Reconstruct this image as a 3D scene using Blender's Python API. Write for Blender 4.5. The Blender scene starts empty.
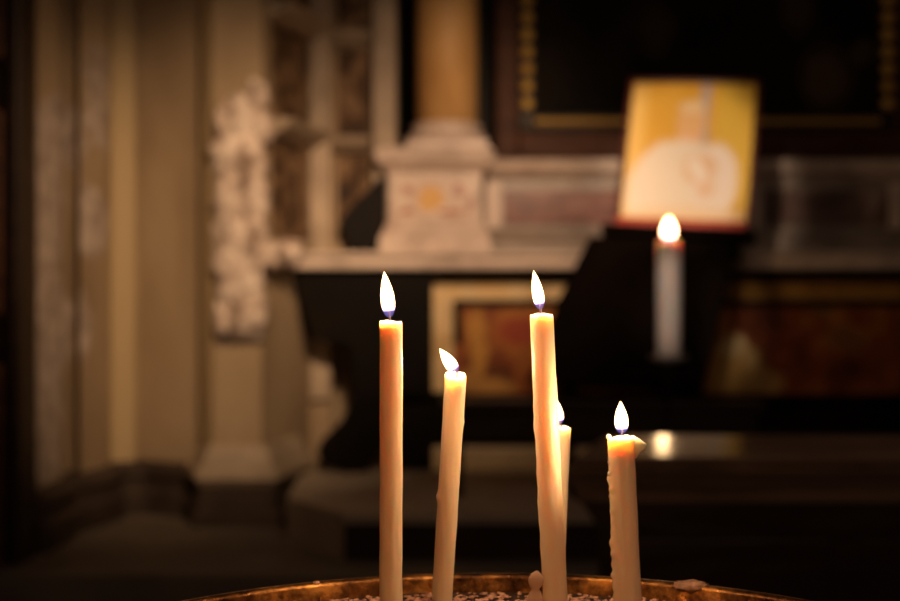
import bpy, bmesh, math, random
from mathutils import Vector, Matrix, noise
C = bpy.context.scene
COL = C.collection
PI = math.pi
CAM_Z = 1.15

# ------------------------------------------------------------------ camera
cd = bpy.data.cameras.new('camera'); cam = bpy.data.objects.new('camera', cd); COL.objects.link(cam)
cam.location = (0, 0, CAM_Z); cam.rotation_euler = (PI/2, 0, 0)
cd.lens = 50; cd.sensor_width = 36; cd.clip_start = .05; cd.clip_end = 60
cd.dof.use_dof = True; cd.dof.focus_distance = 1.075; cd.dof.aperture_fstop = 3.1
C.camera = cam
# ------------------------------------------------------------------ world, exposure, lamps
w = bpy.data.worlds.new('world'); C.world = w; w.use_nodes = True
w.node_tree.nodes['Background'].inputs[0].default_value = (1.0, .62, .38, 1)
w.node_tree.nodes['Background'].inputs[1].default_value = .004
C.view_settings.view_transform = 'Standard'; C.view_settings.look = 'None'
C.view_settings.gamma = 1; C.view_settings.exposure = 0.0
C.view_settings.use_curve_mapping = False
C.cycles.use_denoising = True
C.cycles.max_bounces = 8
C.cycles.transparent_max_bounces = 12

def spot(name, loc, target, energy, size, blend, color, radius=.1):
    l = bpy.data.lights.new(name, 'SPOT'); o = bpy.data.objects.new(name, l); COL.objects.link(o)
    o.location = loc; d = Vector(target) - Vector(loc)
    o.rotation_euler = d.to_track_quat('-Z', 'Y').to_euler()
    l.energy = energy; l.spot_size = math.radians(size); l.spot_blend = blend; l.color = color; l.shadow_soft_size = radius
    return o
# chapel lamps outside the frame: one washes the left pilasters, one the altar
spot('chapel_lamp', (.10, 1.9, 2.75), (-1.00, 4.75, 1.22), 300, 38, 1.0, (1.0, .64, .36), .12)
spot('altar_lamp', (.45, 2.5, 2.4), (.02, 5.2, 1.50), 190, 42, 1.0, (1.0, .63, .38), .12)
spot('picture_fill', (.15, 2.3, 2.2), (.86, 4.75, 1.69), 175, 17, .5, (1.0, .72, .50), .05)  # added spot that brightens the portrait, no fixture
spot('candle_fill', (.05, 2.2, 1.35), (.735, 4.2, 1.14), 60, 11, .7, (1.0, .76, .60), .05)  # added narrow spot that brightens the white altar candle
def area(name, loc, target, energy, size, color):
    l = bpy.data.lights.new(name, 'AREA'); o = bpy.data.objects.new(name, l); COL.objects.link(o)
    o.location = loc; o.rotation_euler = (Vector(target)-Vector(loc)).to_track_quat('-Z', 'Y').to_euler()
    l.energy = energy; l.size = size; l.color = color
area('overhead_fill', (.6, .8, 3.3), (.4, 5.0, 1.0), 12, 1.2, (1.0, .68, .48))  # unseen wide fill light added overhead, not a window
def point(name, loc, energy, radius):
    l = bpy.data.lights.new(name, 'POINT'); o = bpy.data.objects.new(name, l); COL.objects.link(o)
    o.location = loc; l.energy = energy; l.color = (1.0, .43, .16); l.shadow_soft_size = radius
# point lamps standing in for unseen votive lights in front of the bowl
point('unseen_votive_fill', (-.36, .42, 1.14), 2.1, .06)
point('unseen_votive_fill', (.38, .40, 1.14), 2.1, .06)

# ------------------------------------------------------------------ helpers
def PX(px, Y): return (px - 450) / 1250 * Y
def PZ(py, Y): return CAM_Z + (300.5 - py) / 1250 * Y
def obj(name, bm, m, parent=None, smooth=False, bevel=0, origin=None):
    me = bpy.data.meshes.new(name)
    bmesh.ops.recalc_face_normals(bm, faces=bm.faces)
    if origin is None and parent is not None and parent.get('_o'): origin = Vector(parent['_o'])
    if origin is not None: bmesh.ops.translate(bm, verts=bm.verts, vec=-Vector(origin))
    bm.to_mesh(me); bm.free()
    if smooth:
        for p in me.polygons: p.use_smooth = True
    o = bpy.data.objects.new(name, me); COL.objects.link(o)
    me.materials.append(m)
    if parent is not None: o.parent = parent
    elif origin is not None: o.location = origin
    if bevel:
        b = o.modifiers.new('bevel', 'BEVEL'); b.width = bevel; b.segments = 2; b.limit_method = 'ANGLE'; b.angle_limit = .6
    return o
def thing(name, loc, label, cat, group=None):
    o = bpy.data.objects.new(name, None); COL.objects.link(o); o.location = loc; o.empty_display_size = .1
    o['label'] = label; o['category'] = cat
    if group: o['group'] = group
    return o
def tag(o, label, cat, group=None, kind=None):
    o['label'] = label; o['category'] = cat
    if group: o['group'] = group
    if kind: o['kind'] = kind
    return o
def part(name, bm, m, root, smooth=False, bevel=0):
    """bm in world coordinates, becomes a child of an unrotated root (or of a part of it)"""
    org = root.location if root.parent is None else root.parent.location
    return obj(name, bm, m, root, smooth, bevel, origin=org)
def struct(name, bm, m, parent=None, smooth=False, bevel=0):
    o = obj(name, bm, m, parent, smooth, bevel)
    if parent is None: o['kind'] = 'structure'
    return o
def B(): return bmesh.new()
def box(bm, x0, x1, y0, y1, z0, z1):
    vs = [bm.verts.new(p) for p in [(x0,y0,z0),(x1,y0,z0),(x1,y1,z0),(x0,y1,z0),(x0,y0,z1),(x1,y0,z1),(x1,y1,z1),(x0,y1,z1)]]
    for f in [(0,1,2,3),(4,5,6,7),(0,1,5,4),(1,2,6,5),(2,3,7,6),(3,0,4,7)]: bm.faces.new([vs[i] for i in f])
    return bm
def boxp(bm, px0, px1, py0, py1, Y, depth):
    return box(bm, PX(px0,Y), PX(px1,Y), Y, Y+depth, PZ(py1,Y), PZ(py0,Y))
def prism(bm, pts, a, b, axis='z'):
    def mk(p, t): return (p[0],p[1],t) if axis=='z' else ((p[0],t,p[1]) if axis=='y' else (t,p[0],p[1]))
    va = [bm.verts.new(mk(p,a)) for p in pts]; vb = [bm.verts.new(mk(p,b)) for p in pts]; n = len(pts)
    bm.faces.new(va); bm.faces.new(vb[::-1])
    for i in range(n): bm.faces.new([va[i], va[(i+1)%n], vb[(i+1)%n], vb[i]])
    return bm
def lathe(bm, prof, c=(0,0,0), seg=48, closed=False):
    """prof = [(r, z)...] about the vertical axis through c"""
    rings = []
    for r, z in prof:
        if r < 1e-6: rings.append([bm.verts.new((c[0], c[1], c[2]+z))])
        else: rings.append([bm.verts.new((c[0]+r*math.cos(2*PI*k/seg), c[1]+r*math.sin(2*PI*k/seg), c[2]+z)) for k in range(seg)])
    pairs = list(zip(rings, rings[1:]))
    if closed: pairs.append((rings[-1], rings[0]))
    for a, b in pairs:
        for k in range(seg):
            k2 = (k+1) % seg
            if len(a) == 1 and len(b) == 1: continue
            if len(a) == 1: bm.faces.new([a[0], b[k], b[k2]])
            elif len(b) == 1: bm.faces.new([a[k], a[k2], b[0]])
            else: bm.faces.new([a[k], a[k2], b[k2], b[k]])
    return bm
def sweep(bm, plan, prof):
    """closed profile [(offset to the room, z)] swept with mitres along plan [(x, y)]; room on the right hand"""
    n = len(plan); rows = []
    for i, p in enumerate(plan):
        def nd(a, b):
            d = Vector((b[0]-a[0], b[1]-a[1])).normalized(); return Vector((d.y, -d.x))
        n1 = nd(plan[i-1], p) if i > 0 else nd(p, plan[i+1])
        n2 = nd(p, plan[i+1]) if i < n-1 else n1
        m = n1 + n2; m.normalize(); k = 1/max(.45, m.dot(n1))
        rows.append([bm.verts.new((p[0]+m.x*d*k, p[1]+m.y*d*k, z)) for d, z in prof])
    L = len(prof)
    for a, b in zip(rows, rows[1:]):
        for j in range(L): bm.faces.new([a[j], a[(j+1)%L], b[(j+1)%L], b[j]])
    bm.faces.new(rows[0]); bm.faces.new(rows[-1][::-1])
    return bm
def tube(bm, pts, radii, seg=10):
    pts = [Vector(p) for p in pts]; rings = []
    for i, p in enumerate(pts):
        d = (pts[min(i+1,len(pts)-1)] - pts[max(i-1,0)]).normalized()
        u = d.orthogonal().normalized() if i == 0 else (u - d*u.dot(d)).normalized()
        v = d.cross(u); r = radii[i] if isinstance(radii, (list,tuple)) else radii
        rings.append([bm.verts.new(p + (u*math.cos(2*PI*k/seg)+v*math.sin(2*PI*k/seg))*r) for k in range(seg)])
    for a, b in zip(rings, rings[1:]):
        for k in range(seg): bm.faces.new([a[k], a[(k+1)%seg], b[(k+1)%seg], b[k]])
    bm.faces.new(rings[0]); bm.faces.new(rings[-1][::-1])
    return bm
def blob(bm, c, r, amp=.25, freq=1.0, seed=0, sub=3):
    """lumpy ellipsoid"""
    t = bmesh.new(); bmesh.ops.create_icosphere(t, subdivisions=sub, radius=1)
    m = {}
    for v in t.verts:
        d = 1 + amp*noise.noise(Vector(v.co)*freq*1.7 + Vector((seed*7.3, seed*3.1, seed)))
        m[v.index] = bm.verts.new((c[0]+v.co.x*r[0]*d, c[1]+v.co.y*r[1]*d, c[2]+v.co.z*r[2]*d))
    for f in t.faces: bm.faces.new([m[v.index] for v in f.verts])
    t.free(); return bm

# ------------------------------------------------------------------ materials
class N:
    def __init__(s, name):
        s.m = bpy.data.materials.new(name); s.m.use_nodes = True; s.t = s.m.node_tree
        s.b = s.t.nodes['Principled BSDF']; s.out = s.t.nodes['Material Output']
    def n(s, k, **kw):
        o = s.t.nodes.new(k)
        for a, v in kw.items(): setattr(o, a, v)
        return o
    def l(s, a, b): s.t.links.new(a, b)
    def pos(s, kind='Object'):
        return s.n('ShaderNodeTexCoord').outputs[kind]
    def scale(s, v, sc):
        q = s.n('ShaderNodeVectorMath', operation='MULTIPLY'); s.l(v, q.inputs[0]); q.inputs[1].default_value = sc; return q.outputs[0]
    def noise(s, v, scale, detail=4, rough=.55):
        q = s.n('ShaderNodeTexNoise'); s.l(v, q.inputs['Vector']); q.inputs['Scale'].default_value = scale
        q.inputs['Detail'].default_value = detail; q.inputs['Roughness'].default_value = rough; return q
    def ramp(s, f, stops):
        q = s.n('ShaderNodeValToRGB'); s.l(f, q.inputs[0]); e = q.color_ramp.elements
        while len(e) < len(stops): e.new(.5)
        for i, (p, c) in enumerate(stops):
            e[i].position = p; e[i].color = (*c, 1) if len(c) == 3 else c
        return q.outputs[0]
    def mix(s, f, a, b):
        q = s.n('ShaderNodeMix', data_type='RGBA')
        for sock, v in ((q.inputs[0], f), (q.inputs[6], a), (q.inputs[7], b)):
            if isinstance(v, (float, int)): sock.default_value = v
            elif isinstance(v, tuple): sock.default_value = (*v, 1)
            else: s.l(v, sock)
        return q.outputs[2]
    def mask(s, v, c, r, soft=.3, warp=0, wscale=6, box=False):
        """1 inside an ellipsoid (or box) round c of radii r, with a soft noisy edge"""
        if warp:
            nz = s.noise(v, wscale, 3); a = s.n('ShaderNodeVectorMath', operation='SUBTRACT'); s.l(nz.outputs['Color'], a.inputs[0]); a.inputs[1].default_value = (.5,.5,.5)
            b = s.n('ShaderNodeVectorMath', operation='SCALE'); s.l(a.outputs[0], b.inputs[0]); b.inputs['Scale'].default_value = warp
            d = s.n('ShaderNodeVectorMath', operation='ADD'); s.l(v, d.inputs[0]); s.l(b.outputs[0], d.inputs[1]); v = d.outputs[0]
        q = s.n('ShaderNodeVectorMath', operation='SUBTRACT'); s.l(v, q.inputs[0]); q.inputs[1].default_value = c
        q2 = s.n('ShaderNodeVectorMath', operation='DIVIDE'); s.l(q.outputs[0], q2.inputs[0]); q2.inputs[1].default_value = r
        if box:
            ab = s.n('ShaderNodeVectorMath', operation='ABSOLUTE'); s.l(q2.outputs[0], ab.inputs[0])
            sp = s.n('ShaderNodeSeparateXYZ'); s.l(ab.outputs[0], sp.inputs[0])
            m1 = s.n('ShaderNodeMath', operation='MAXIMUM'); s.l(sp.outputs[0], m1.inputs[0]); s.l(sp.outputs[1], m1.inputs[1])
            m2 = s.n('ShaderNodeMath', operation='MAXIMUM'); s.l(m1.outputs[0], m2.inputs[0]); s.l(sp.outputs[2], m2.inputs[1]); val = m2.outputs[0]
        else:
            ln = s.n('ShaderNodeVectorMath', operation='LENGTH'); s.l(q2.outputs[0], ln.inputs[0]); val = ln.outputs['Value']
        mr = s.n('ShaderNodeMapRange', interpolation_type='SMOOTHSTEP'); s.l(val, mr.inputs[0])
        mr.inputs[1].default_value = 1-soft; mr.inputs[2].default_value = 1+soft; mr.inputs[3].default_value = 1; mr.inputs[4].default_value = 0
        return mr.outputs[0]
    def bump(s, h, strength, dist=.01):
        q = s.n('ShaderNodeBump'); s.l(h, q.inputs['Height']); q.inputs['Strength'].default_value = strength; q.inputs['Distance'].default_value = dist
        s.l(q.outputs[0], s.b.inputs['Normal'])
    def set(s, color=None, rough=None, metal=None, spec=None):
        for v, k in ((color,'Base Color'), (rough,'Roughness'), (metal,'Metallic'), (spec,'Specular IOR Level')):
            if v is None: continue
            if isinstance(v, tuple): s.b.inputs[k].default_value = (*v, 1)
            elif isinstance(v, (float,int)): s.b.inputs[k].default_value = v
            else: s.l(v, s.b.inputs[k])
        return s.m
def noisy(name, stops, scale=6, rough=.6, metal=0, stretch=(1,1,1), bump=0, detail=4, spec=.5, bdist=.01):
    s = N(name); v = s.scale(s.pos(), stretch); nz = s.noise(v, scale, detail)
    if bump: s.bump(nz.outputs[0], bump, bdist)
    return s.set(s.ramp(nz.outputs[0], stops), rough, metal, spec)

M = {}
M['pale_stone'] = noisy('pale_stone', [(.3,(.26,.20,.14)), (.7,(.48,.38,.28))], 5, .6, bump=.3)
M['cream_marble'] = noisy('cream_marble', [(.3,(.46,.37,.31)), (.55,(.68,.56,.48)), (.75,(.42,.30,.25))], 7, .35)
M['grey_marble'] = noisy('grey_marble', [(.3,(.22,.18,.15)), (.7,(.42,.35,.30))], 6, .35)
M['dark_stone'] = noisy('dark_stone', [(.3,(.03,.02,.015)), (.7,(.075,.052,.04))], 5, .7, bump=.3, spec=.15)
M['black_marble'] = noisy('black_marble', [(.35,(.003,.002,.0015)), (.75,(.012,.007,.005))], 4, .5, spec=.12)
M['brown_wood'] = noisy('brown_wood', [(.3,(.04,.014,.007)), (.7,(.12,.045,.02))], 4, .55, stretch=(1,1,8), spec=.2)
M['dark_wood'] = noisy('dark_wood', [(.3,(.010,.005,.003)), (.7,(.03,.014,.008))], 5, .5, stretch=(1,8,8), spec=.3)
POL =  noisy('polished_wood', [(.3,(.09,.055,.038)), (.7,(.19,.125,.09))], 4, .14, stretch=(1,9,9), spec=.5)
POL.node_tree.nodes['Principled BSDF'].inputs['IOR'].default_value = 1.13
M['polished_wood'] = POL
M['green_black_marble'] = noisy('green_black_marble', [(.3,(.002,.0014,.0008)), (.7,(.008,.0045,.0025))], 4, .5, spec=.1)
M['gilt'] = noisy('gilt', [(.3,(.85,.48,.08)), (.7,(1.0,.68,.16))], 20, .35, metal=.25)
M['iron'] = noisy('iron', [(.3,(.01,.008,.007)), (.7,(.03,.025,.02))], 20, .5, metal=.6)
M['stand_wood'] = noisy('ebony', [(.3,(.003,.0018,.0012)), (.7,(.008,.004,.0025))], 5, .8, spec=.05)
M['cloth'] = noisy('dark_cloth', [(.3,(.006,.004,.004)), (.7,(.015,.009,.008))], 30, .9)
M['floor'] = noisy('floor_stone', [(.3,(.05,.035,.025)), (.7,(.10,.075,.055))], 3, .5)
M['step'] = noisy('step_stone', [(.3,(.10,.08,.062)), (.7,(.18,.145,.115))], 3, .7, spec=.2)
M['ceiling'] = noisy('ceiling_plaster', [(.3,(.06,.045,.035)), (.7,(.09,.07,.05))], 3, .8)
M['red_marble'] = noisy('red_marble', [(.3,(.10,.03,.025)), (.55,(.22,.08,.06)), (.72,(.34,.2,.16))], 9, .3, detail=6)
M['violet_marble'] = noisy('violet_marble', [(.35,(.10,.06,.05)), (.55,(.2,.13,.11)), (.68,(.45,.36,.31))], 7, .3, detail=6)
M['yellow_marble'] = noisy('yellow_marble', [(.3,(.62,.44,.22)), (.5,(.80,.62,.36)), (.7,(.75,.48,.16))], 4, .35)
M['old_gold'] = noisy('old_gold_marble', [(.3,(.30,.15,.03)), (.55,(.62,.36,.09)), (.75,(.80,.55,.22))], 6, .4)
M['fresco'] = noisy('faded_fresco', [(.35,(.02,.010,.006)), (.5,(.10,.05,.02)), (.6,(.24,.15,.08)), (.72,(.06,.025,.015))], 11, .8, detail=6)

def plaster():
    s = N('old_plaster'); v = s.pos()
    nz = s.noise(s.scale(v, (1,1,.4)), 3, 5)
    base = s.ramp(nz.outputs[0], [(.3,(.27,.19,.115)), (.55,(.38,.28,.175)), (.75,(.44,.34,.23))])
    # bare whitish patches where the paint has flaked off
    for px, Y, py, rx, rz in [(46,4.2,190,.075,.30), (52,4.25,330,.10,.22), (40,4.15,430,.10,.20), (98,4.6,100,.03,.22), (86,4.5,222,.045,.13), (66,4.45,135,.04,.14)]:
        mk = s.mask(v, (PX(px,Y), Y, PZ(py,Y)), (rx, .35, rz), .12, .10, 9)
        base = s.mix(mk, base, s.ramp(s.noise(v, 14, 4).outputs[0], [(.35,(.30,.23,.19)), (.65,(.56,.47,.41))]))
    # light on the pilaster arrises, put into the colour as paler ochre
    for px, Y, rx in [(122,4.82,.05), (206,4.64,.035)]:
        mk = s.mask(v, (PX(px,Y), Y, 1.1), (rx, .12, 1.6), .2, .03, 5)
        base = s.mix(mk, base, (.46,.35,.20))
    s.bump(s.noise(v, 25, 5).outputs[0], .4, .01)
    return s.set(base, .8, 0)
M['plaster'] = plaster()
M['stucco'] = noisy('white_stucco', [(.36,(.26,.18,.14)), (.48,(.58,.46,.39)), (.62,(.82,.70,.61))], 11, .7, bump=.8, detail=5)

# ------------------------------------------------------------------ room
ZP, ZS, ZL = .472, .33, .165          # altar platform, upper step, lower step
struct('floor', box(B(), -3.2, 3.0, -1.5, 6.0, -.12, 0), M['floor'])
def wl(px, Y): return (PX(px,Y), Y)
LW = [wl(20,4.0), wl(30,4.05), wl(60,4.35), wl(63,4.50), wl(78,4.62), wl(80,4.50), wl(106,4.68), wl(112,4.80), wl(135,4.83), wl(137,4.88),
      wl(200,4.76), wl(201,4.68), wl(213,4.60), wl(262,4.60), wl(266,4.66), wl(310,5.10), wl(331,5.10), wl(333,5.25), wl(372,5.25), wl(373,5.18), wl(396,5.18), wl(398,5.75)]
wall_left = struct('wall_left', prism(B(), LW + [(PX(398,5.75),5.95), (-3.2,5.95), (-3.2,4.0)], 0, 3.6), M['plaster'])
struct('wall_back', box(B(), PX(398,5.75), 3.0, 5.75, 5.95, 0, 3.6), M['black_marble'])
struct('wall_right', box(B(), 3.0, 3.2, -1.5, 5.95, 0, 3.6), M['ceiling'])
struct('ceiling', box(B(), -3.2, 3.2, -1.5, 5.95, 3.6, 3.75), M['ceiling'])
# near-left: dark doorway with its panelled leaf
fr = struct('door_1', box(B(), -2.3, PX(14,3.98), 3.92, 3.98, 0, 3.4), M['dark_wood'])
struct('door_frame', box(B(), PX(14,3.93), PX(27,3.93), 3.86, 4.03, 0, 3.5), M['dark_wood'], fr, bevel=.008)
bm = B()
for z0, z1 in ((.2,.95), (1.1,1.75), (1.9,3.1)): box(bm, -1.75, PX(4,3.90), 3.895, 3.925, z0, z1)
struct('door_panel', bm, M['brown_wood'], fr, bevel=.015)

# steps of the altar platform
bm = B(); prism(bm, [(-1.5,3.55),(2.9,3.55),(2.9,5.74),(-.2,5.74),(-1.3,4.0)], 0, ZL)
struct('floor_lower_step', bm, M['floor'], bevel=.01)
SL = [(-1.42,3.73),(2.9,3.73),(2.9,5.73),(PX(400,5.73),5.73),(PX(400,5.14),5.14)] + [(x+.012,y-.012) for x,y in LW[1:17][::-1]]
struct('floor_upper_step', prism(B(), SL, ZL, ZS), M['step'], bevel=.01)
PLT = [(PX(287,4.3),4.3), (PX(345,3.95),3.95), (2.9,3.95), (2.9,5.72), (PX(402,5.7),5.7), (PX(402,5.12),5.12), (PX(318,5.06),5.06), (PX(302,4.94),4.94)]
pf = struct('floor_altar_platform', prism(B(), PLT, ZS, ZP), noisy('platform_stone', [(.3,(.30,.24,.19)),(.7,(.46,.38,.30))], 3, .6, spec=.2))
struct('platform_riser', box(B(), PX(345,3.95), 2.9, 3.935, 3.949, ZS, ZP-.025), M['dark_wood'], pf)

# mouldings of the left wall
plinth = [(0,0),(.10,0),(.10,.34),(.075,.36),(.075,.47),(.055,.49),(.045,.50),(.05,.52),(.02,.56),(0,.56)]
struct('baseboard_left', sweep(B(), LW[1:13], [(d+.001,z+ZS if z else ZS) for d,z in [(0,0),(.06,0),(.06,.08),(.04,.10),(.04,.135),(.055,.15),(.05,.175),(.02,.20),(0,.20)]]), M['dark_stone'], wall_left)
struct('pilaster_base_moulding', sweep(B(), [wl(204,4.74), wl(212,4.60), wl(264,4.60), wl(296,4.96)], [(.001,.475),(.05,.475),(.07,.50),(.065,.53),(.045,.545),(.04,.565),(.03,.58),(.015,.61),(.001,.62)]), M['pale_stone'], wall_left)
struct('pilaster_plinth', sweep(B(), [wl(204,4.74), wl(212,4.60), wl(264,4.60), wl(296,4.96)], [(.001,ZS),(.08,ZS),(.08,.37),(.055,.385),(.055,.475),(.001,.475)]), M['dark_stone'], wall_left)
for seg in ([wl(267,4.67), wl(309,5.09)], [wl(334,5.25), wl(371,5.25)]):
    for z in (1.80, 2.24, 2.68, 3.12):
        bm = sweep(B(), seg, [(.001,z-.035),(.03,z-.03),(.08,z),(.10,z+.03),(.001,z+.035)])
        struct('panel_moulding', bm, M['pale_stone'], wall_left)
    for z0, z1 in ((1.40,1.762),(1.84,2.20),(2.28,2.64),(2.72,3.08)):
        a, b = Vector(seg[0]), Vector(seg[1]); d = b-a
        bm = sweep(B(), [tuple(a+d*.1), tuple(a+d*.92)], [(.001,z0),(.008,z0),(.008,z1),(.001,z1)])
        struct('fresco_panel', bm, M['fresco'], wall_left)
struct('strip_pilaster', sweep(B(), [wl(311,5.1), wl(330,5.1)], [(.001,.75),(.03,.75),(.03,3.58),(.001,3.58)]), M['pale_stone'], wall_left)
struct('strip_pilaster', sweep(B(), [wl(374,5.18), wl(395,5.18)], [(.001,.75),(.03,.75),(.03,3.58),(.001,3.58)]), M['pale_stone'], wall_left)

# stucco festoon on the pilaster
bm = B(); random.seed(4)
Yp = 4.575
chain = [(240,118,.055,.09),(229,150,.06,.12),(247,160,.06,.12),(250,195,.055,.12),(232,200,.065,.13),(236,240,.075,.13),(252,232,.045,.12),(238,280,.075,.13),(226,260,.045,.12),
         (240,315,.07,.10),(222,320,.035,.09),(257,312,.035,.09),(256,95,.04,.06),(262,128,.035,.07),(268,255,.06,.05),(284,250,.05,.05),(222,120,.03,.07)]
for i, (px, py, rx, rz) in enumerate(chain):
    blob(bm, (PX(px,Yp), Yp + (.03 if px < 264 else .10*(px-262)/22+.02), PZ(py,Yp)), (rx*1.15, .045, rz), .5, 1.6, i+1)
box(bm, PX(215,4.56), PX(262,4.56), 4.575, 4.605, PZ(341,4.56), PZ(150,4.56))
o = obj('stucco_relief', bm, M['stucco'], origin=(PX(238,4.6), 4.575, PZ(345,4.6)), smooth=True)
tag(o, 'whitish crumbling stucco festoon hanging down the left pilaster', 'relief')

# ------------------------------------------------------------------ altar
YA = 5.0; R = 2.3
alt = thing('altar', (.5, 5.3, ZP), 'marble altar with pale ledge and inlaid ochre front panels', 'altar')
RX = 2.0
zm0, zm1 = PZ(269,4.85), PZ(252,4.85)
plan = [(PX(290,4.85),4.85),(RX,4.85),(RX,5.70),(PX(405,5.7),5.70),(PX(405,5.13),5.13),(PX(317,5.07),5.07)]
bm = prism(B(), plan, zm0, zm1-.012)
prism(bm, [(PX(286.5,4.83),4.83),(RX,4.83),(RX,5.70),(PX(405,5.7),5.70),(PX(405,5.13),5.13),(PX(316,5.06),5.06)], zm1-.02, zm1)
part('mensa', bm, M['cream_marble'], alt, bevel=.006)
bm = box(B(), PX(400,5.2), RX, 5.03, 5.70, PZ(445,YA), zm0-.002); part('core', bm, M['green_black_marble'], alt)
# volute console that carries the left end of the ledge
Yc = 4.90
cp = [(292,270),(300,300),(312,336),(330,343),(349,345),(353,370),(352,398),(342,420),(322,440),(317,452),(322,464),(340,470),(345,474),(344,512),(353,512),(354,474),(366,470),(378,455),(384,440),(384,415),(392,395),(432,395),(432,270)]
sub = []
for i, p in enumerate(cp):
    q = cp[(i+1) % len(cp)]; sub += [p]
bm = prism(B(), [(PX(x,Yc), max(PZ(y,Yc), ZP) if y < 500 else ZP) for x, y in sub], Yc, Yc+.12, 'y')
part('console', bm, M['green_black_marble'], alt, bevel=.01)
bm = B(); boxp(bm, 386, 433, 270, 470, 4.96, .10); part('corner_pier', bm, M['green_black_marble'], alt, bevel=.006)
bm = B(); box(bm, PX(425,YA), RX, 4.97, 5.04, ZP, PZ(447,YA)); part('base_course', bm, M['yellow_marble'], alt, bevel=.006)
# front: yellow marble border, dark fillet, painted marble field
bm = B(); boxp(bm, 432, 940, 281, 300, YA-.01, .03); boxp(bm, 432, 453, 300, 392, YA-.01, .03)
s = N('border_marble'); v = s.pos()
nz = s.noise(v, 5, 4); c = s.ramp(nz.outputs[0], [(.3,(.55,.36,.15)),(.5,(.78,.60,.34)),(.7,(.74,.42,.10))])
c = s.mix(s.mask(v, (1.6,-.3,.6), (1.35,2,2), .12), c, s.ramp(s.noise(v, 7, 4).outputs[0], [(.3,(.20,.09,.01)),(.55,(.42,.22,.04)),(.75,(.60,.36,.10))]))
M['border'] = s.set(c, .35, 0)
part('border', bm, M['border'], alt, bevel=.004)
s = N('inlaid_marble'); v = s.pos()
nz = s.noise(v, 3.2, 6, .65)
c = s.ramp(nz.outputs[0], [(.32,(.05,.014,.008)),(.48,(.22,.055,.015)),(.58,(.42,.16,.03)),(.72,(.10,.03,.02))])
ox, oy, oz = .5, 5.3, ZP
for px, py, rx, rz, col in [(478,345,.035,.16,(.48,.24,.05)), (495,385,.08,.04,(.50,.26,.07)), (470,380,.05,.05,(.42,.22,.06)), (520,330,.08,.06,(.30,.05,.02)),
                            (738,368,.10,.11,(.46,.28,.08)), (765,385,.08,.06,(.40,.24,.08)), (735,345,.05,.04,(.60,.45,.22)), (752,360,.03,.04,(.55,.38,.16)), (700,395,.08,.05,(.33,.16,.03)), (850,340,.08,.05,(.22,.09,.03)), (820,310,.05,.02,(.22,.11,.03))]:
    c = s.mix(s.mask(v, (PX(px,YA)-ox, -.3, PZ(py,YA)-oz), (rx,.5,rz), .35, .09, 9), c, col)
M['inlay'] = s.set(c, .3, 0)
bm = B(); boxp(bm, 453, 940, 306, 394, YA+.004, .02); part('inlaid_field', bm, M['inlay'], alt)
bm = B(); boxp(bm, 453, 940, 300, 307, YA-.004, .028); boxp(bm, 453, 462, 307, 345, YA-.004, .028); boxp(bm, 432, 940, 394, 399, YA-.006, .03)
part('dark_fillet', bm, M['black_marble'], alt)

# gradine behind the ledge
zt = zm1 + .001
gr = thing('altar_gradine', (.6, 5.45, zt), 'stepped marble shelf with dark red inlaid panels behind the ledge', 'altar shelf')
YG = 5.3
GX = PX(484,YG)
bm = box(B(), GX, RX, YG+.04, 5.70, zt, PZ(166,YG)); part('body', bm, M['grey_marble'], gr)
prof = [(GX, YG), (RX, YG)]
bm = sweep(B(), [(GX,YG+.04),(RX,YG+.04)], [(0,PZ(178,YG)),(.015,PZ(178,YG)),(.06,PZ(170,YG)),(.07,PZ(160,YG)),(0,PZ(160,YG))]); part('cornice', bm, M['cream_marble'], gr)
bm = sweep(B(), [(GX,YG+.04),(RX,YG+.04)], [(0,zt),(.10,zt),(.10,PZ(243,YG)),(.07,PZ(236,YG)),(.05,PZ(231,YG)),(0,PZ(229,YG))]); part('foot_moulding', bm, M['grey_marble'], gr)
for a, b in ((486,502),(620,650),(745,762),(890,905)):
    bm = B(); boxp(bm, a, b, 181, 229, YG+.015, .03); part('stile', bm, M['cream_marble'], gr, bevel=.004)
for a, b, m in ((504,618,'red_marble'), (652,743,'red_marble'), (764,888,'violet_marble'), (907,1040,'red_marble')):
    bm = B(); boxp(bm, a, b, 190, 224, YG+.028, .02); part('inlaid_panel', bm, M[m], gr)

# column on its pedestal
cx, cy = PX(435,5.1)+.0, 5.31
cl = thing('marble_column', (cx, cy, zt), 'golden marble column on a square inlaid pedestal at the ledge', 'column')
ped = box(B(), PX(388,5.1), PX(482,5.1), 5.10, 5.50, zt, PZ(172,5.1)); pd = part('pedestal', ped, M['cream_marble'], cl, bevel=.006)
def rect_sweep(px0, px1, Y0, Y1, Yr, prof):
    x0, x1 = PX(px0,Yr), PX(px1,Yr)
    return sweep(B(), [(x0,Y1),(x0,Y0),(x1,Y0),(x1,Y1)], prof)
zc0, zc1, zc2 = PZ(172,5.1), PZ(158,5.1), PZ(148,5.1)
part('pedestal_cap', rect_sweep(388,482,5.10,5.50,5.1,[(-.05,zc0),(.005,zc0),(.01,zc0+.01),(.045,zc1-.015),(.05,zc2-.02),(.035,zc2),(-.05,zc2)]), M['cream_marble'], cl)
part('pedestal_cap_slab', box(B(), PX(386,5.1), PX(484,5.1), 5.10, 5.5, zc0+.01, zc2+.004), M['cream_marble'], cl, bevel=.004)
zb = PZ(250,5.1)
part('pedestal_foot', rect_sweep(388,482,5.10,5.50,5.1,[(-.05,zt),(.035,zt),(.035,PZ(240,5.1)),(.02,PZ(232,5.1)),(.004,PZ(222,5.1)),(-.05,PZ(222,5.1))]), M['cream_marble'], cl)
s = N('pedestal_inlay'); v = s.pos()
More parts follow.
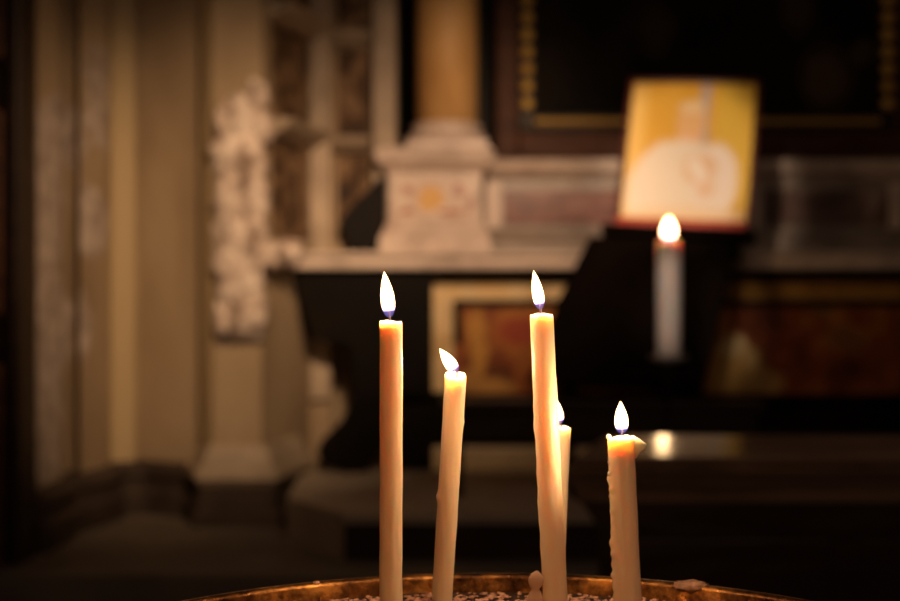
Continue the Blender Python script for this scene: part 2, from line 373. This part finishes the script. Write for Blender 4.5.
c = s.ramp(s.noise(v, 9, 4).outputs[0], [(.35,(.58,.44,.36)),(.6,(.72,.60,.50))])
for px, py, rx, rz, col in [(431,199,.05,.05,(.72,.42,.12)), (408,190,.025,.022,(.45,.2,.14)), (458,190,.02,.03,(.45,.22,.18)), (408,212,.035,.012,(.42,.16,.10)), (450,213,.05,.012,(.45,.17,.10)), (470,205,.012,.04,(.42,.2,.16)), (430,180,.06,.006,(.4,.2,.14))]:
    c = s.mix(s.mask(v, (PX(px,5.1)-cx, -.21, PZ(py,5.1)-zt), (rx,.3,rz), .3, .04, 18), c, col)
M['ped_inlay'] = s.set(c, .35, 0)
bm = B(); boxp(bm, 397, 474, 181, 219, 5.092, .02); part('inlaid_panel', bm, M['ped_inlay'], cl)
bx, by = PX(447,5.3), 5.30
z0 = zc2+.004
bm = box(B(), bx-.17, bx+.17, by-.17, by+.17, z0, z0+.035)
part('base_plinth', bm, M['cream_marble'], cl, bevel=.004)
r = .128
bm = lathe(B(), [(0,z0+.035),(.165,z0+.035),(.175,z0+.05),(.165,z0+.07),(.148,z0+.075),(.143,z0+.09),(.152,z0+.098),(.15,z0+.11),(.135,z0+.118),(0,z0+.118)], (bx,by,0))
part('base_moulding', bm, M['cream_marble'], cl, smooth=True)
bm = lathe(B(), [(0,z0+.118),(r,z0+.118),(r*1.01,z0+.5),(r*.99,3.0),(r*.9,3.5),(0,3.5)], (bx,by,0))
M['shaft'] = noisy('golden_marble', [(.3,(.50,.27,.09)),(.55,(.72,.44,.17)),(.75,(.80,.58,.30))], 5, .55, stretch=(1,1,.35))
part('shaft', bm, M['shaft'], cl, smooth=True)

# black wedge built in place of the shadow beside the pedestal
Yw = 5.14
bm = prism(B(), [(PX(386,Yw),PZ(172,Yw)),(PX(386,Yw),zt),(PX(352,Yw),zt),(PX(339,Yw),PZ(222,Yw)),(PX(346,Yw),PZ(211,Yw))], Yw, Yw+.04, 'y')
o = obj('shadow_wedge', bm, M['black_marble'], origin=(PX(365,Yw), Yw+.02, zt), bevel=.004)
tag(o, 'black wedge shaped as the shadow between the pedestal and left wall', 'shadow shape')

# altarpiece painting
YF = 5.5
ap = thing('altarpiece', (PX(710,YF), 5.6, PZ(158,YF)), 'huge dark altarpiece painting in brown frame with gold beading', 'painting')
bm = B(); top = -70
boxp(bm, 496, 519, top, 158, YF, .12); boxp(bm, 896, 930, top, 158, YF, .12); boxp(bm, 519, 896, 131, 158, YF+.001, .118); boxp(bm, 519, 896, top-25, top, YF, .12)
part('frame', bm, M['brown_wood'], ap, bevel=.01)
bm = B(); boxp(bm, 519, 536, top, 131, YF+.02, .09); boxp(bm, 880, 896, top, 131, YF+.02, .09); boxp(bm, 536, 880, 114, 131, YF+.02, .09)
part('inner_moulding', bm, M['dark_wood'], ap, bevel=.008)
def bead(bm, px, py, r):
    lathe(bm, [(r*math.sin(PI*k/8), -r*math.cos(PI*k/8)) for k in range(9)], (PX(px,YF), YF+.015, PZ(py,YF)), 12)
for px in (527.5, 889):
    bm = B()
    for k in range(11): bead(bm, px, 103-k*17.2, .027)
    part('gold_beading', bm, M['gilt'], ap, smooth=True)
bm = B()
for k in range(51): bead(bm, 538+k*6.8, 121, .0145)
part('gold_beading', bm, M['gilt'], ap, smooth=True)
s = N('dark_oil_painting'); v = s.pos()
c = s.ramp(s.noise(v, 2.5, 5).outputs[0], [(.4,(.006,.005,.004)),(.6,(.02,.014,.008)),(.8,(.05,.033,.015))])
for px, py, rx, rz, col in [(830,75,.10,.13,(.10,.065,.03)),(868,50,.06,.05,(.07,.05,.03)),(660,30,.08,.10,(.05,.035,.02)),(800,0,.07,.14,(.06,.035,.02))]:
    c = s.mix(s.mask(v, (PX(px,YF)-ap.location.x, 0, PZ(py,YF)-ap.location.z), (rx,.5,rz), .5, .12, 8), c, col)
bm = B(); boxp(bm, 536, 880, top, 114, YF+.06, .02); part('canvas', bm, s.set(c, .7, 0, .1), ap)

# ------------------------------------------------------------------ reading stand with portrait
YS = 4.70
phi, lean = math.radians(15), math.radians(16)
org = Vector((PX(682,YS), YS, PZ(230,YS)))
nrm = Vector((-math.sin(phi), -math.cos(phi), 0))
ux = Vector((math.cos(phi), -math.sin(phi), 0))
uz = (Vector((0,0,1))*math.cos(lean) - nrm*math.sin(lean)).normalized()
un = ux.cross(uz).normalized()      # points away from or towards viewer
if un.y > 0: un = -un
roll = Matrix.Rotation(math.radians(-3.5), 3, un*-1)
if (roll @ uz).x < uz.x: roll = roll.inverted()
ux = roll @ ux; uz = roll @ uz
Rm = Matrix((ux, un*-1, uz)).transposed().to_4x4()
# local axes: x right, y away from viewer, z up the slope; put the portrait foot at the ledge
port = thing('framed_portrait', org, 'framed picture of a white-robed figure on yellow, on the dark stand', 'picture')
port.rotation_euler = Rm.to_euler()
def lpart(name, bm, m, root, **k): return obj(name, bm, m, root, origin=(0,0,0), **k)
W, H = .505, .61
bm = B(); t = .02
box(bm, -W/2, -W/2+t, -.03, .02, 0, H); box(bm, W/2-t, W/2, -.03, .02, 0, H)
box(bm, -W/2+t, W/2-t, -.03, .02, 0, t+.012); box(bm, -W/2+t, W/2-t, -.03, .02, H-t*.8, H)
M['red_frame'] = noisy('red_lacquer', [(.3,(.38,.02,.012)),(.7,(.52,.04,.02))], 8, .35)
M['dark_red'] = noisy('dark_red_wood', [(.3,(.05,.005,.003)),(.7,(.09,.011,.007))], 8, .35)
lpart('frame', bm, M['dark_red'], port, bevel=.004)
bm = box(B(), -W/2+.004, W/2-.02, -.034, -.028, .004, t+.010); o = lpart('lower_rail_face', bm, M['red_frame'], port); o['label'] = 'bright red lower rail'
s = N('portrait_print'); v = s.pos()
c = s.ramp(s.noise(s.scale(v, (3,1,.6)), 4, 3).outputs[0], [(.3,(.72,.38,.025)),(.7,(.80,.45,.05))])
def pm(px, py, rx, ry, col, soft=.25, amt=None, bx=False, warp=.02):
    global c
    # picture coordinates of the print itself: 118 x 142 units
    lx = (px-.5)*(W-2*t); lz = t + .012 + (1-py)*(H-2*t-.01)
    c = s.mix(s.mask(v, (lx, 0, lz), (rx*(W-2*t), .5, ry*(H-2*t)), soft, warp, 12, bx), c, col)
pm(.03,.5,.05,.6,(.88,.58,.16),.4,bx=True); pm(.11,.5,.025,.6,(.84,.54,.12),.3,bx=True)
pm(.86,.4,.16,.5,(.74,.48,.05),.3,bx=True)
pm(.60,.26,.045,.30,(.50,.40,.36),.3,bx=True)
pm(.50,.28,.115,.13,(.82,.50,.22),.3)                     # face
pm(.50,.17,.10,.05,(.84,.62,.34),.3)                     # cap
pm(.50,.40,.10,.07,(.84,.50,.24),.3)
pm(.44,.80,.42,.38,(.86,.76,.62),.10,warp=.03)                # shawl
pm(.72,.70,.19,.26,(.88,.77,.68),.15); pm(.50,.97,.46,.08,(.86,.68,.48),.3)
pm(.60,.62,.13,.10,(.80,.52,.30),.4); pm(.56,.60,.06,.07,(.90,.78,.66),.3)
pm(.66,.76,.07,.07,(.84,.60,.42),.5); pm(.62,.66,.045,.06,(.93,.83,.74),.4)
pm(.5,1.0,.5,.025,(.84,.56,.12),.3,bx=True)
PM = s.set(c, .45, 0)
lpart('print', box(B(), -W/2+t-.002, W/2-t+.002, -.012, 0, t+.010, H-t*.8+.002), PM, port)
lpart('backing_board', box(B(), -W/2+t-.002, W/2-t+.002, 0, .018, t+.010, H-t*.8+.002), M['dark_wood'], port)

stand = thing('reading_stand', (org.x, org.y, ZP), 'tall black wooden reading stand leaning back, holding the framed picture', 'stand')
Mi = Matrix.Translation(org) @ Rm
def wb(bm):
    bmesh.ops.transform(bm, matrix=Mi, verts=bm.verts); return bm
bm = B(); box(bm, -.30, .27, -.05, .05, -.035, -.002); part('ledge', wb(bm), M['stand_wood'], stand, bevel=.004)
k = YS/1250
bm = B(); prism(bm, [(-.33*1.05,-.04),(.21,-.04),(.165,-.30),(.12,-.62),(-.52,-.62),(-.44,-.30)], -.0, .03, 'y')
part('slanted_board', wb(bm), M['stand_wood'], stand)
bm = B(); box(bm, -.22, .22, .022, .045, -.1, .56); part('back_board', wb(bm), M['stand_wood'], stand)
def W3(x, y, z): return Mi @ Vector((x,y,z))
for sx in (-.38, .08):
    a = W3(sx, .05, -.5); bm = tube(B(), [(a.x, a.y, ZP), a], .02, 8); part('leg', bm, M['stand_wood'], stand)
a = W3(0, .07, .3); bm = tube(B(), [(a.x-.05, a.y+.0, ZP), a], .018, 8); part('leg', bm, M['stand_wood'], stand)

# ------------------------------------------------------------------ flames, candles
def flame_mat(name, strength):
    s = N(name); t = s.t; t.nodes.remove(s.b)
    g = s.n('ShaderNodeTexCoord').outputs['Generated']; sp = s.n('ShaderNodeSeparateXYZ'); s.l(g, sp.inputs[0])
    col = s.ramp(sp.outputs[2], [(0,(.22,.20,.95)), (.13,(.38,.28,.9)), (.26,(1.0,.55,.30)), (.45,(1.0,.72,.36)), (1,(1.0,.60,.22))])
    lw = s.n('ShaderNodeLayerWeight'); lw.inputs[0].default_value = .35
    fr_ = s.ramp(lw.outputs['Facing'], [(.45,(0,)*3),(.9,(1,)*3)])
    up = s.ramp(sp.outputs[2], [(.2,(0,)*3),(.4,(1,)*3)])
    fm = s.n('ShaderNodeMath', operation='MULTIPLY'); s.l(fr_, fm.inputs[0]); s.l(up, fm.inputs[1])
    col = s.mix(fm.outputs[0], col, (1.0,.30,.06))
    st = s.ramp(sp.outputs[2], [(0,(.012,)*3), (.14,(.02,)*3), (.30,(.8,)*3), (.8,(1,)*3), (1,(.35,)*3)])
    edge = s.ramp(lw.outputs['Facing'], [(.0,(1,)*3), (.62,(.5,)*3), (.85,(.10,)*3), (1,(.03,)*3)])
    m1 = s.n('ShaderNodeMath', operation='MULTIPLY'); s.l(st, m1.inputs[0]); s.l(edge, m1.inputs[1])
    m2 = s.n('ShaderNodeMath', operation='MULTIPLY'); s.l(m1.outputs[0], m2.inputs[0]); m2.inputs[1].default_value = strength
    em = s.n('ShaderNodeEmission'); s.l(col, em.inputs[0]); s.l(m2.outputs[0], em.inputs[1])
    tr = s.n('ShaderNodeBsdfTransparent'); ad = s.n('ShaderNodeAddShader')
    s.l(em.outputs[0], ad.inputs[0]); s.l(tr.outputs[0], ad.inputs[1]); s.l(ad.outputs[0], s.out.inputs[0])
    s.m.cycles.emission_sampling = 'NONE'
    return s.m
FM = flame_mat('flame', 14)
def wax_mat(name, base, scale, stops=None):
    s = N(name); v = s.pos(); nz = s.noise(v, 90, 4)
    c = s.mix(nz.outputs[0], base, tuple(min(1,x*1.06) for x in base))
    s.bump(s.noise(v, 160, 3).outputs[0], .15, .001)
    s.set(c, .42, 0, .4)
    s.b.inputs['Subsurface Weight'].default_value = 1
    s.b.inputs['Subsurface Radius'].default_value = (1, .64, .44)
    s.b.inputs['Subsurface Scale'].default_value = scale
    return s.m
WAX = wax_mat('ivory_wax', (.96,.73,.55), .016)
WAXW = wax_mat('white_wax', (.78,.72,.66), .02)
WICK = noisy('charred_wick', [(.3,(.02,.015,.03)),(.7,(.05,.04,.07))], 200, .9)

def flame_bm(h, r, bend, seg=24, rings=28):
    """teardrop along +z with its tip bent sideways by bend (x)"""
    bm = B(); rows = []
    for i in range(rings+1):
        t = i/rings; rr = r * (math.sin(PI*min(1,t**.78))**.9 if t < 1 else 0)
        rr = r * (1.0 - abs(1 - t/.36)**2.1)**.5 if t < .36 else r*math.cos((t-.36)/.64*PI/2)**.95
        x = bend*(t*t) ; z = h*t
        if rr < 1e-5: rows.append([bm.verts.new((x,0,z))])
        else: rows.append([bm.verts.new((x+rr*math.cos(2*PI*k/seg), rr*math.sin(2*PI*k/seg), z)) for k in range(seg)])
    for a, b in zip(rows, rows[1:]):
        for k in range(seg):
            k2 = (k+1)%seg
            if len(a) == 1: bm.faces.new([a[0], b[k2], b[k]])
            elif len(b) == 1: bm.faces.new([a[k], a[k2], b[0]])
            else: bm.faces.new([a[k], a[k2], b[k2], b[k]])
    return bm

def candle_bm(Lc, r, bumps=(), seed=0, seg=56, rings=170, lip=.0015, rough=.00022, rmax=0):
    bm = B(); rows = []
    for i in range(rings+1):
        z = Lc*i/rings; row = []
        for k in range(seg):
            a = 2*PI*k/seg
            d = rough*noise.noise(Vector((math.cos(a)*2.2+seed*5, math.sin(a)*2.2, z*38)))*2 + rough*1.4*noise.noise(Vector((math.cos(a)*.8+seed*3, math.sin(a), z*9)))
            for (ba, bz, wa, wz, h) in bumps:
                da = (a-ba+PI) % (2*PI) - PI
                e = (da/wa)**2 + ((z-bz)/wz)**2
                if e < 9: d += h*math.exp(-e)
            t = max(0, (z-(Lc-.003))/.003); rr = r + d - .0007*t*t
            row.append(bm.verts.new((rr*math.cos(a), rr*math.sin(a), z + (lip*noise.noise(Vector((math.cos(a)*1.3+seed, math.sin(a)*1.3, 4.2))) if i == rings else 0))))
        rows.append(row)
    for a, b in zip(rows, rows[1:]):
        for k in range(seg): bm.faces.new([a[k], a[(k+1)%seg], b[(k+1)%seg], b[k]])
    prev = rows[-1]
    for f, dz in ((.86,-.0006),(.6,-.0024),(.3,-.0032)):
        row = [bm.verts.new((r*f*math.cos(2*PI*k/seg), r*f*math.sin(2*PI*k/seg), Lc+dz)) for k in range(seg)]
        for k in range(seg): bm.faces.new([prev[k], prev[(k+1)%seg], row[(k+1)%seg], row[k]])
        prev = row
    bm.faces.new(prev); bm.faces.new(rows[0][::-1])
    return bm

SAND = .871
def candle(label, top, bottom, w, flame, Yt, Yb, bumps=(), seed=0, extra=None, watts=.5, wick=((0,0),(.0004,.006)), frad=None, fbend=0):
    """top/bottom = pixel centre of the axis at the wax top and at height py of the bottom point; flame = (base px, tip px, width px)"""
    T = Vector((PX(top[0],Yt), Yt, PZ(top[1],Yt))); Bp = Vector((PX(bottom[0],Yb), Yb, PZ(bottom[1],Yb)))
    d = (T-Bp).normalized(); base = T + d*((SAND-.012-T.z)/d.z); Lc = (T-base).length
    r = w/2/1250*Yt
    root = thing('taper_candle', base, label, 'candle', 'lit taper candles in the votive bowl')
    root.rotation_mode = 'QUATERNION'; root.rotation_quaternion = Vector((0,0,1)).rotation_difference(d)
    lpart('wax_body', candle_bm(Lc, r, bumps, seed), WAX, root, smooth=True)
    inv = root.rotation_quaternion.inverted()
    fb = Vector((PX(flame[0][0],Yt), Yt, PZ(flame[0][1],Yt))); ft = Vector((PX(flame[1][0],Yt), Yt, PZ(flame[1][1],Yt)))
    # wick from the wax cup up into the flame
    wb0 = Vector((0,0,Lc-.004)); wf = inv @ (fb + (ft-fb)*.26 - base); wm = inv @ (fb - base)
    lpart('wick', tube(B(), [wb0, (wb0+wm)/2 + Vector((.0006,0,0)), wm, wm.lerp(wf,.5)+Vector((.0005,0,0)), wf], [.0011,.0010,.0009,.0009,.0007], 8), WICK, root, smooth=True)
    h = (ft-fb).length; fd = (ft-fb).normalized()
    f = lpart('flame', flame_bm(h, flame[2]/2/1250*Yt, fbend), FM, root, smooth=True)
    f.location = inv @ (fb-base); f.rotation_mode = 'QUATERNION'
    f.rotation_quaternion = Vector((0,0,1)).rotation_difference(inv @ fd)
    L = bpy.data.lights.new('candle_light', 'POINT'); L.energy = watts; L.color = (1.0,.55,.27); L.shadow_soft_size = .004
    lo = bpy.data.objects.new('candle_light', L); COL.objects.link(lo); lo.parent = root; lo.location = inv @ (fb.lerp(ft,.5)-base)
    if extra: extra(root, Lc, r)
    return root

Wt = .58
c1 = candle('tall straight ivory taper, leftmost in the bowl, with upright flame', (391,321), (391,601), 23, ((389.5,318),(385.5,271),14), 1.04, 1.04, seed=1, watts=Wt, fbend=-.0012)
lf = PI
c2 = candle('shorter ivory taper leaning right, its flame blowing left', (455.7,374.5), (442.5,592), 21.5, ((457,373),(440,348),12.5), 1.10, 1.155,
            bumps=[(lf+.3,.118,.5,.004,.0016),(0,.19,1.2,.004,.0006)], seed=2, watts=Wt*.8, fbend=-.0006)
c3 = candle('tallest ivory taper at the centre, leaning left with a thin wax run', (541.5,315), (555.5,601), 23.6, ((540.5,310),(534.5,270),11.5), 1.055, 1.02,
            bumps=[(lf-.25,z,.35,.007,h) for z,h in ((.205,.0007),(.188,.0012),(.17,.0005),(.15,.0006),(.125,.0010),(.112,.0006),(.09,.0005),(.07,.0006),(.05,.0006))], seed=3, watts=Wt, fbend=-.0008)
c4 = candle('small ivory taper half hidden behind the central tall taper', (561.5,427), (556,560), 18.5, ((560.5,424),(557,400),8.5), 1.16, 1.165, seed=4, watts=Wt*.35)
def drips(root, Lc, r):
    # flared flap of wax with a small hole at the right of the rim
    bm = B(); n = 9; rows = []
    for side in (-.0016, .0016):
        pts = [(.002,-.001),(.0095,.0012),(.0145,-.0018),(.0205,-.0060),(.0185,-.0095),(.0145,-.0125),(.0110,-.0175),(.0075,-.016)]
        rows.append([bm.verts.new((x, side*(1.5-x/.022) - .003, Lc+z)) for x, z in pts])
    a, b = rows
    bm.faces.new(a); bm.faces.new(b[::-1])
    for k in range(len(a)): bm.faces.new([a[k], a[(k+1)%len(a)], b[(k+1)%len(a)], b[k]])
    o = lpart('wax_flap', bm, WAX, root, smooth=True, bevel=.0006)
    for c_, r_ in [((-r*.93,-.001,Lc+.0005),(.0022,.0022,.0022)), ((r*.35,-.004,Lc+.0006),(.003,.0025,.0012))] + \
            [((-r*.96,-.0015,z),(q,q,q*1.4)) for z, q in ((Lc-.020,.0014),(Lc-.029,.0019),(Lc-.047,.0016),(Lc-.075,.0013),(Lc-.096,.0013))]:
        bm = B(); blob(bm, c_, r_, .25, 1, c_[2]*50, 2); lpart('wax_drip', bm, WAX, root, smooth=True)
random.seed(8)
bp = [(lf + random.uniform(-.3,.45), z, .35, random.uniform(.0022,.005), random.uniform(.0009,.0024)) for z in [.012+.0085*k for k in range(17)]]
c5 = candle('thick right-hand taper with beaded drips and a torn wax lip', (620.8,437.5), (628,601), 26.5, ((622,434),(620.5,401),13.5), 1.02, 1.0,
            bumps=bp, seed=5, extra=drips, watts=Wt, fbend=0)

# ------------------------------------------------------------------ altar candle on its iron candlestick
YC = 4.2
cxx = PX(669,YC); zb = PZ(357,YC); zt_ = PZ(240,YC)
stick = thing('candlestick', (cxx, YC, ZP), 'slim black iron floor candlestick with a pale drip dish', 'candlestick')
bm = lathe(B(), [(0,zb-.020),(.02,zb-.020),(.055,zb-.008),(.066,zb+.002),(.064,zb+.005),(.05,zb-.002),(0,zb-.004)], (cxx,YC,0), 40)
d_ = part('drip_dish', bm, noisy('pewter', [(.3,(.30,.28,.26)),(.7,(.45,.42,.40))], 20, .35, metal=.3), stick, smooth=True); d_['label'] = 'pale metal drip dish'
bm = lathe(B(), [(0,ZP+.03),(.012,ZP+.03),(.010,ZP+.2),(.018,ZP+.22),(.010,ZP+.24),(.010,zb-.06),(.02,zb-.045),(.012,zb-.02),(0,zb-.02)], (cxx,YC,0), 24)
part('stem', bm, M['iron'], stick, smooth=True)
bm = lathe(B(), [(0,ZP),(.07,ZP),(.07,ZP+.012),(.03,ZP+.03),(0,ZP+.03)], (cxx,YC,0), 32); part('base', bm, M['iron'], stick, smooth=True)
ac = thing('altar_candle', (cxx, YC, zb-.002), 'white cylindrical candle burning on the candlestick before the framed picture', 'candle')
bm = lathe(B(), [(0,0),(.040,0),(.040,zt_-zb-.01),(.036,zt_-zb),(.03,zt_-zb),(.02,zt_-zb-.008),(0,zt_-zb-.01)], (0,0,0), 40)
lpart('wax_body', bm, WAXW, ac, smooth=True)
hL = zt_-zb
lpart('wick', tube(B(), [(0,0,hL-.01),(0,0,hL+.012)], .0018, 8), WICK, ac)
f = lpart('flame', flame_bm(.082, .021, 0), flame_mat('altar_flame', 16), ac, smooth=True); f.location = (0,0,hL-.002)
L = bpy.data.lights.new('candle_light', 'POINT'); L.energy = 1.6; L.color = (1.0,.60,.28); L.shadow_soft_size = .012
lo = bpy.data.objects.new('candle_light', L); COL.objects.link(lo); lo.parent = ac; lo.location = (0,0,hL+.04)

# ------------------------------------------------------------------ low bench on the platform
bt = PZ(402,4.27)
bn = thing('low_bench', (PX(603,4.3), 4.35, ZP), 'low black wooden bench on the platform before the altar', 'bench')
x0, x1 = PX(440,4.27), PX(767,4.27)
part('seat', box(B(), x0, x1, 4.27, 4.43, bt-.035, bt), M['dark_wood'], bn, bevel=.006)
part('apron', box(B(), x0+.03, x1-.03, 4.285, 4.30, PZ(441,4.285), bt-.036), M['dark_wood'], bn)
for x in (x0+.04, x1-.08):
    for y in (4.305, 4.38):
        part('leg', box(B(), x, x+.04, y, y+.04, ZP, bt-.036), M['dark_wood'], bn)

# ------------------------------------------------------------------ prie-dieu / pew desk on the right
pw = thing('kneeling_desk', (1.0, 3.0, 0), 'long polished dark wood desk with sloping top at the right', 'pew')
yn, yf = 2.85, 3.035
zn, zf = PZ(457,yn), PZ(434.5,yf)
bm = B()
tp = [(PX(576,yn),yn,zn),(1.55,yn,zn),(1.55,yf,zf),(PX(606,yf),yf,zf)]
n_ = Vector((0,-(zf-zn),yf-yn)).normalized()
va = [bm.verts.new(p) for p in tp]; vb = [bm.verts.new(Vector(p)-n_*.022) for p in tp]
bm.faces.new(va); bm.faces.new(vb[::-1])
for i in range(4): bm.faces.new([va[i], va[(i+1)%4], vb[(i+1)%4], vb[i]])
part('desk_top', bm, M['polished_wood'], pw, bevel=.005)
zb0 = zn-.024
bm = sweep(B(), [(PX(590,3.0),yf-.02),(PX(578,2.9),2.885),(1.54,2.885)], [(0,zb0-.085),(.003,zb0-.085),(.006,zb0-.06),(.02,zb0-.03),(.03,zb0-.012),(.03,zb0),(0,zb0)])
part('cornice', bm, M['polished_wood'], pw)
z9 = zb0-.002
body = [(PX(576,2.9),z9),(PX(566,2.9),z9-.05),(PX(569,2.9),z9-.07),(PX(583,2.9),z9-.09),(PX(594,2.9),z9-.13),(PX(601,2.9),z9-.18),(PX(602,2.9),0),(1.53,0),(1.53,z9)]
part('front_panel', prism(B(), body, 2.888, 2.915, 'y'), M['dark_wood'], pw)
bm = B()
for a, b in ((.42,.88),(.95,1.45)): box(bm, a, b, 2.878, 2.889, .12, .60)
part('raised_panel', bm, M['dark_wood'], pw, bevel=.008)
for a in (PX(604,2.9), 1.50): part('side_panel', box(B(), a, a+.03, 2.916, 3.02, 0, z9), M['dark_wood'], pw)

# ------------------------------------------------------------------ votive bowl
RB, DB = .389, .811
RIM = CAM_Z - .2192*1.2
vs = thing('votive_bowl', (0.0, DB, 0), 'broad round brass bowl on a foot, holding the lit tapers', 'candle stand')
VX = PX(500, DB) + .009
s = N('worn_brass'); v = s.pos()
nz = s.noise(v, 28, 6, .7); nz2 = s.noise(v, 90, 4)
c = s.ramp(nz.outputs[0], [(.38,(.03,.012,.004)),(.52,(.15,.065,.018)),(.70,(.55,.27,.07))])
rg = s.ramp(nz2.outputs[0], [(.3,(.25,)*3),(.7,(.6,)*3)])
s.bump(nz2.outputs[0], .5, .002)
BR = s.set(c, rg, .85)
prof = [(0,SAND-.05),(RB-.06,SAND-.05),(RB-.012,SAND-.025),(RB-.001,SAND),(RB-.001,RIM-.004),(RB+.0005,RIM-.0012),(RB+.004,RIM),(RB+.010,RIM-.0005),(RB+.013,RIM-.004),(RB+.011,RIM-.008),(RB+.006,RIM-.010),(RB+.005,SAND-.02),(RB-.05,SAND-.066),(0,SAND-.07)]
part('basin', lathe(B(), prof, (VX,DB,0), 160), BR, vs, smooth=True)
bm = lathe(B(), [(0,.03),(.04,.03),(.028,.12),(.026,.35),(.045,.40),(.026,.45),(.026,.70),(.06,SAND-.072),(0,SAND-.072)], (VX,DB,0), 40); part('stem', bm, BR, vs, smooth=True)
bm = lathe(B(), [(0,0),(.24,0),(.24,.012),(.12,.03),(.05,.034),(0,.034)], (VX,DB,0), 48); part('foot', bm, BR, vs, smooth=True)
# sand bed
bm = B(); rr = RB-.004
rows = [[bm.verts.new((VX, DB, SAND))]]
for i in range(1, 40):
    q = rr*i/39
    rows.append([bm.verts.new((VX+q*math.cos(2*PI*k/120), DB+q*math.sin(2*PI*k/120), SAND + .0016*noise.noise(Vector((q*60*math.cos(2*PI*k/120), q*60*math.sin(2*PI*k/120), 0))))) for k in range(120)])
for k in range(120): bm.faces.new([rows[0][0], rows[1][k], rows[1][(k+1)%120]])
for a, b in zip(rows[1:], rows[2:]):
    for k in range(120): bm.faces.new([a[k], a[(k+1)%120], b[(k+1)%120], b[k]])
ex = bmesh.ops.extrude_face_region(bm, geom=bm.faces[:]); bmesh.ops.translate(bm, verts=[e for e in ex['geom'] if isinstance(e, bmesh.types.BMVert)], vec=(0,0,-.02))
o = obj('sand', bm, noisy('sooty_sand', [(.35,(.02,.010,.006)),(.55,(.06,.032,.02)),(.75,(.14,.08,.05))], 220, .8, bump=.8, bdist=.003), origin=(VX,DB,SAND), smooth=True)
tag(o, 'dark sooty sand filling the brass bowl around the tapers', 'sand', kind='stuff')
# crumbs of wax strewn over the sand
bm = B(); random.seed(12)
cnt = 0
while cnt < 7000:
    a = random.uniform(0, 2*PI); q = (RB-.014)*math.sqrt(random.random())
    x, y = VX+q*math.cos(a), DB+q*math.sin(a)
    if y < .98 and random.random() < .7: continue
    den = .8 + 1.3*noise.noise(Vector((x*9, y*14, 2))) + .35*math.exp(-((x-.06)/.07)**2) + .0
    if random.random() > den: continue
    cnt += 1
    s_ = random.uniform(.0018,.0048)*(1.3 if random.random() < .1 else 1); th = random.uniform(.0002,.0006)
    m = Matrix.Translation((x, y, SAND+.0012+random.random()*.0012)) @ Matrix.Rotation(random.uniform(0,6.28),4,'Z') @ Matrix.Rotation(random.uniform(-.35,.35),4,'X')
    n_s = random.choice((4,5,5,6)); ps = [(s_*random.uniform(.6,1.2)*math.cos(2*PI*k/n_s), s_*random.uniform(.35,.8)*math.sin(2*PI*k/n_s)) for k in range(n_s)]
    t0 = [bm.verts.new(m @ Vector((p[0],p[1],0))) for p in ps]; t1 = [bm.verts.new(m @ Vector((p[0]*.8,p[1]*.8,th*2))) for p in ps]
    bm.faces.new(t1); bm.faces.new(t0[::-1])
    for k in range(n_s): bm.faces.new([t0[k], t0[(k+1)%n_s], t1[(k+1)%n_s], t1[k]])
CR = noisy('wax_crumb', [(.3,(.30,.13,.08)),(.5,(.66,.38,.26)),(.7,(.85,.58,.44))], 150, .6)
o = obj('wax_crumbs', bm, CR, origin=(VX,DB,SAND)); tag(o, 'pinkish wax crumbs and flakes strewn on the dark sand', 'wax crumbs', kind='stuff')

LUMP = noisy('sooty_wax', [(.3,(.16,.08,.045)),(.55,(.38,.22,.14)),(.75,(.6,.42,.30))], 120, .5)
STUB = noisy('pink_wax', [(.3,(.75,.50,.36)),(.7,(.9,.66,.5))], 60, .5)
# upright melted stub beside the central taper
Yk = 1.01; k = Yk/1250
bm = B()
sx, sz = PX(534,Yk), SAND
prof = [(0,-.004),(.0062,-.004),(.0055,PZ(598,Yk)-SAND-.002),(.0042,PZ(593,Yk)-SAND),(.0030,PZ(589,Yk)-SAND),(.0045,PZ(585,Yk)-SAND),(.0053,PZ(581,Yk)-SAND),(.0048,PZ(577,Yk)-SAND),(.0032,PZ(573.5,Yk)-SAND),(.001,PZ(571,Yk)-SAND),(0,PZ(570.6,Yk)-SAND)]
pr = [(a, b) for a, b in prof]
lathe(bm, pr, (0,0,0), 20)
for v in bm.verts:
    h = v.co.z; v.co.x = v.co.x*1.2 + .0022*max(0,h/.03) - .0022 + .0008*noise.noise(v.co*200); v.co.y *= .6
o = obj('wax_stub', bm, STUB, smooth=True); o.location = (sx, Yk, SAND)
tag(o, 'small melted wax stub standing just left of the central taper', 'wax stub')
for px, py, sc, lab in ((690,579,(.016,.008,.0055),'larger pale wax lump hardened on the bowl rim, right side'), (317,577,(.0035,.004,.0016),'tiny wax fleck on the bowl rim, left of the straight taper')):
    xx = PX(px,1.15)
    yy = DB + math.sqrt((RB+.005)**2 - (xx-VX)**2); xx = PX(px, yy)
    yy = DB + math.sqrt((RB+.005)**2 - (xx-VX)**2)
    bm = blob(B(), (0,0,0), sc, .5, 2, px, 3)
    o = obj('wax_lump', bm, LUMP if px > 600 else CR, smooth=True); o.location = (xx, yy-sc[1]*.5, RIM-sc[2]*.25)
    tag(o, lab, 'wax lump')
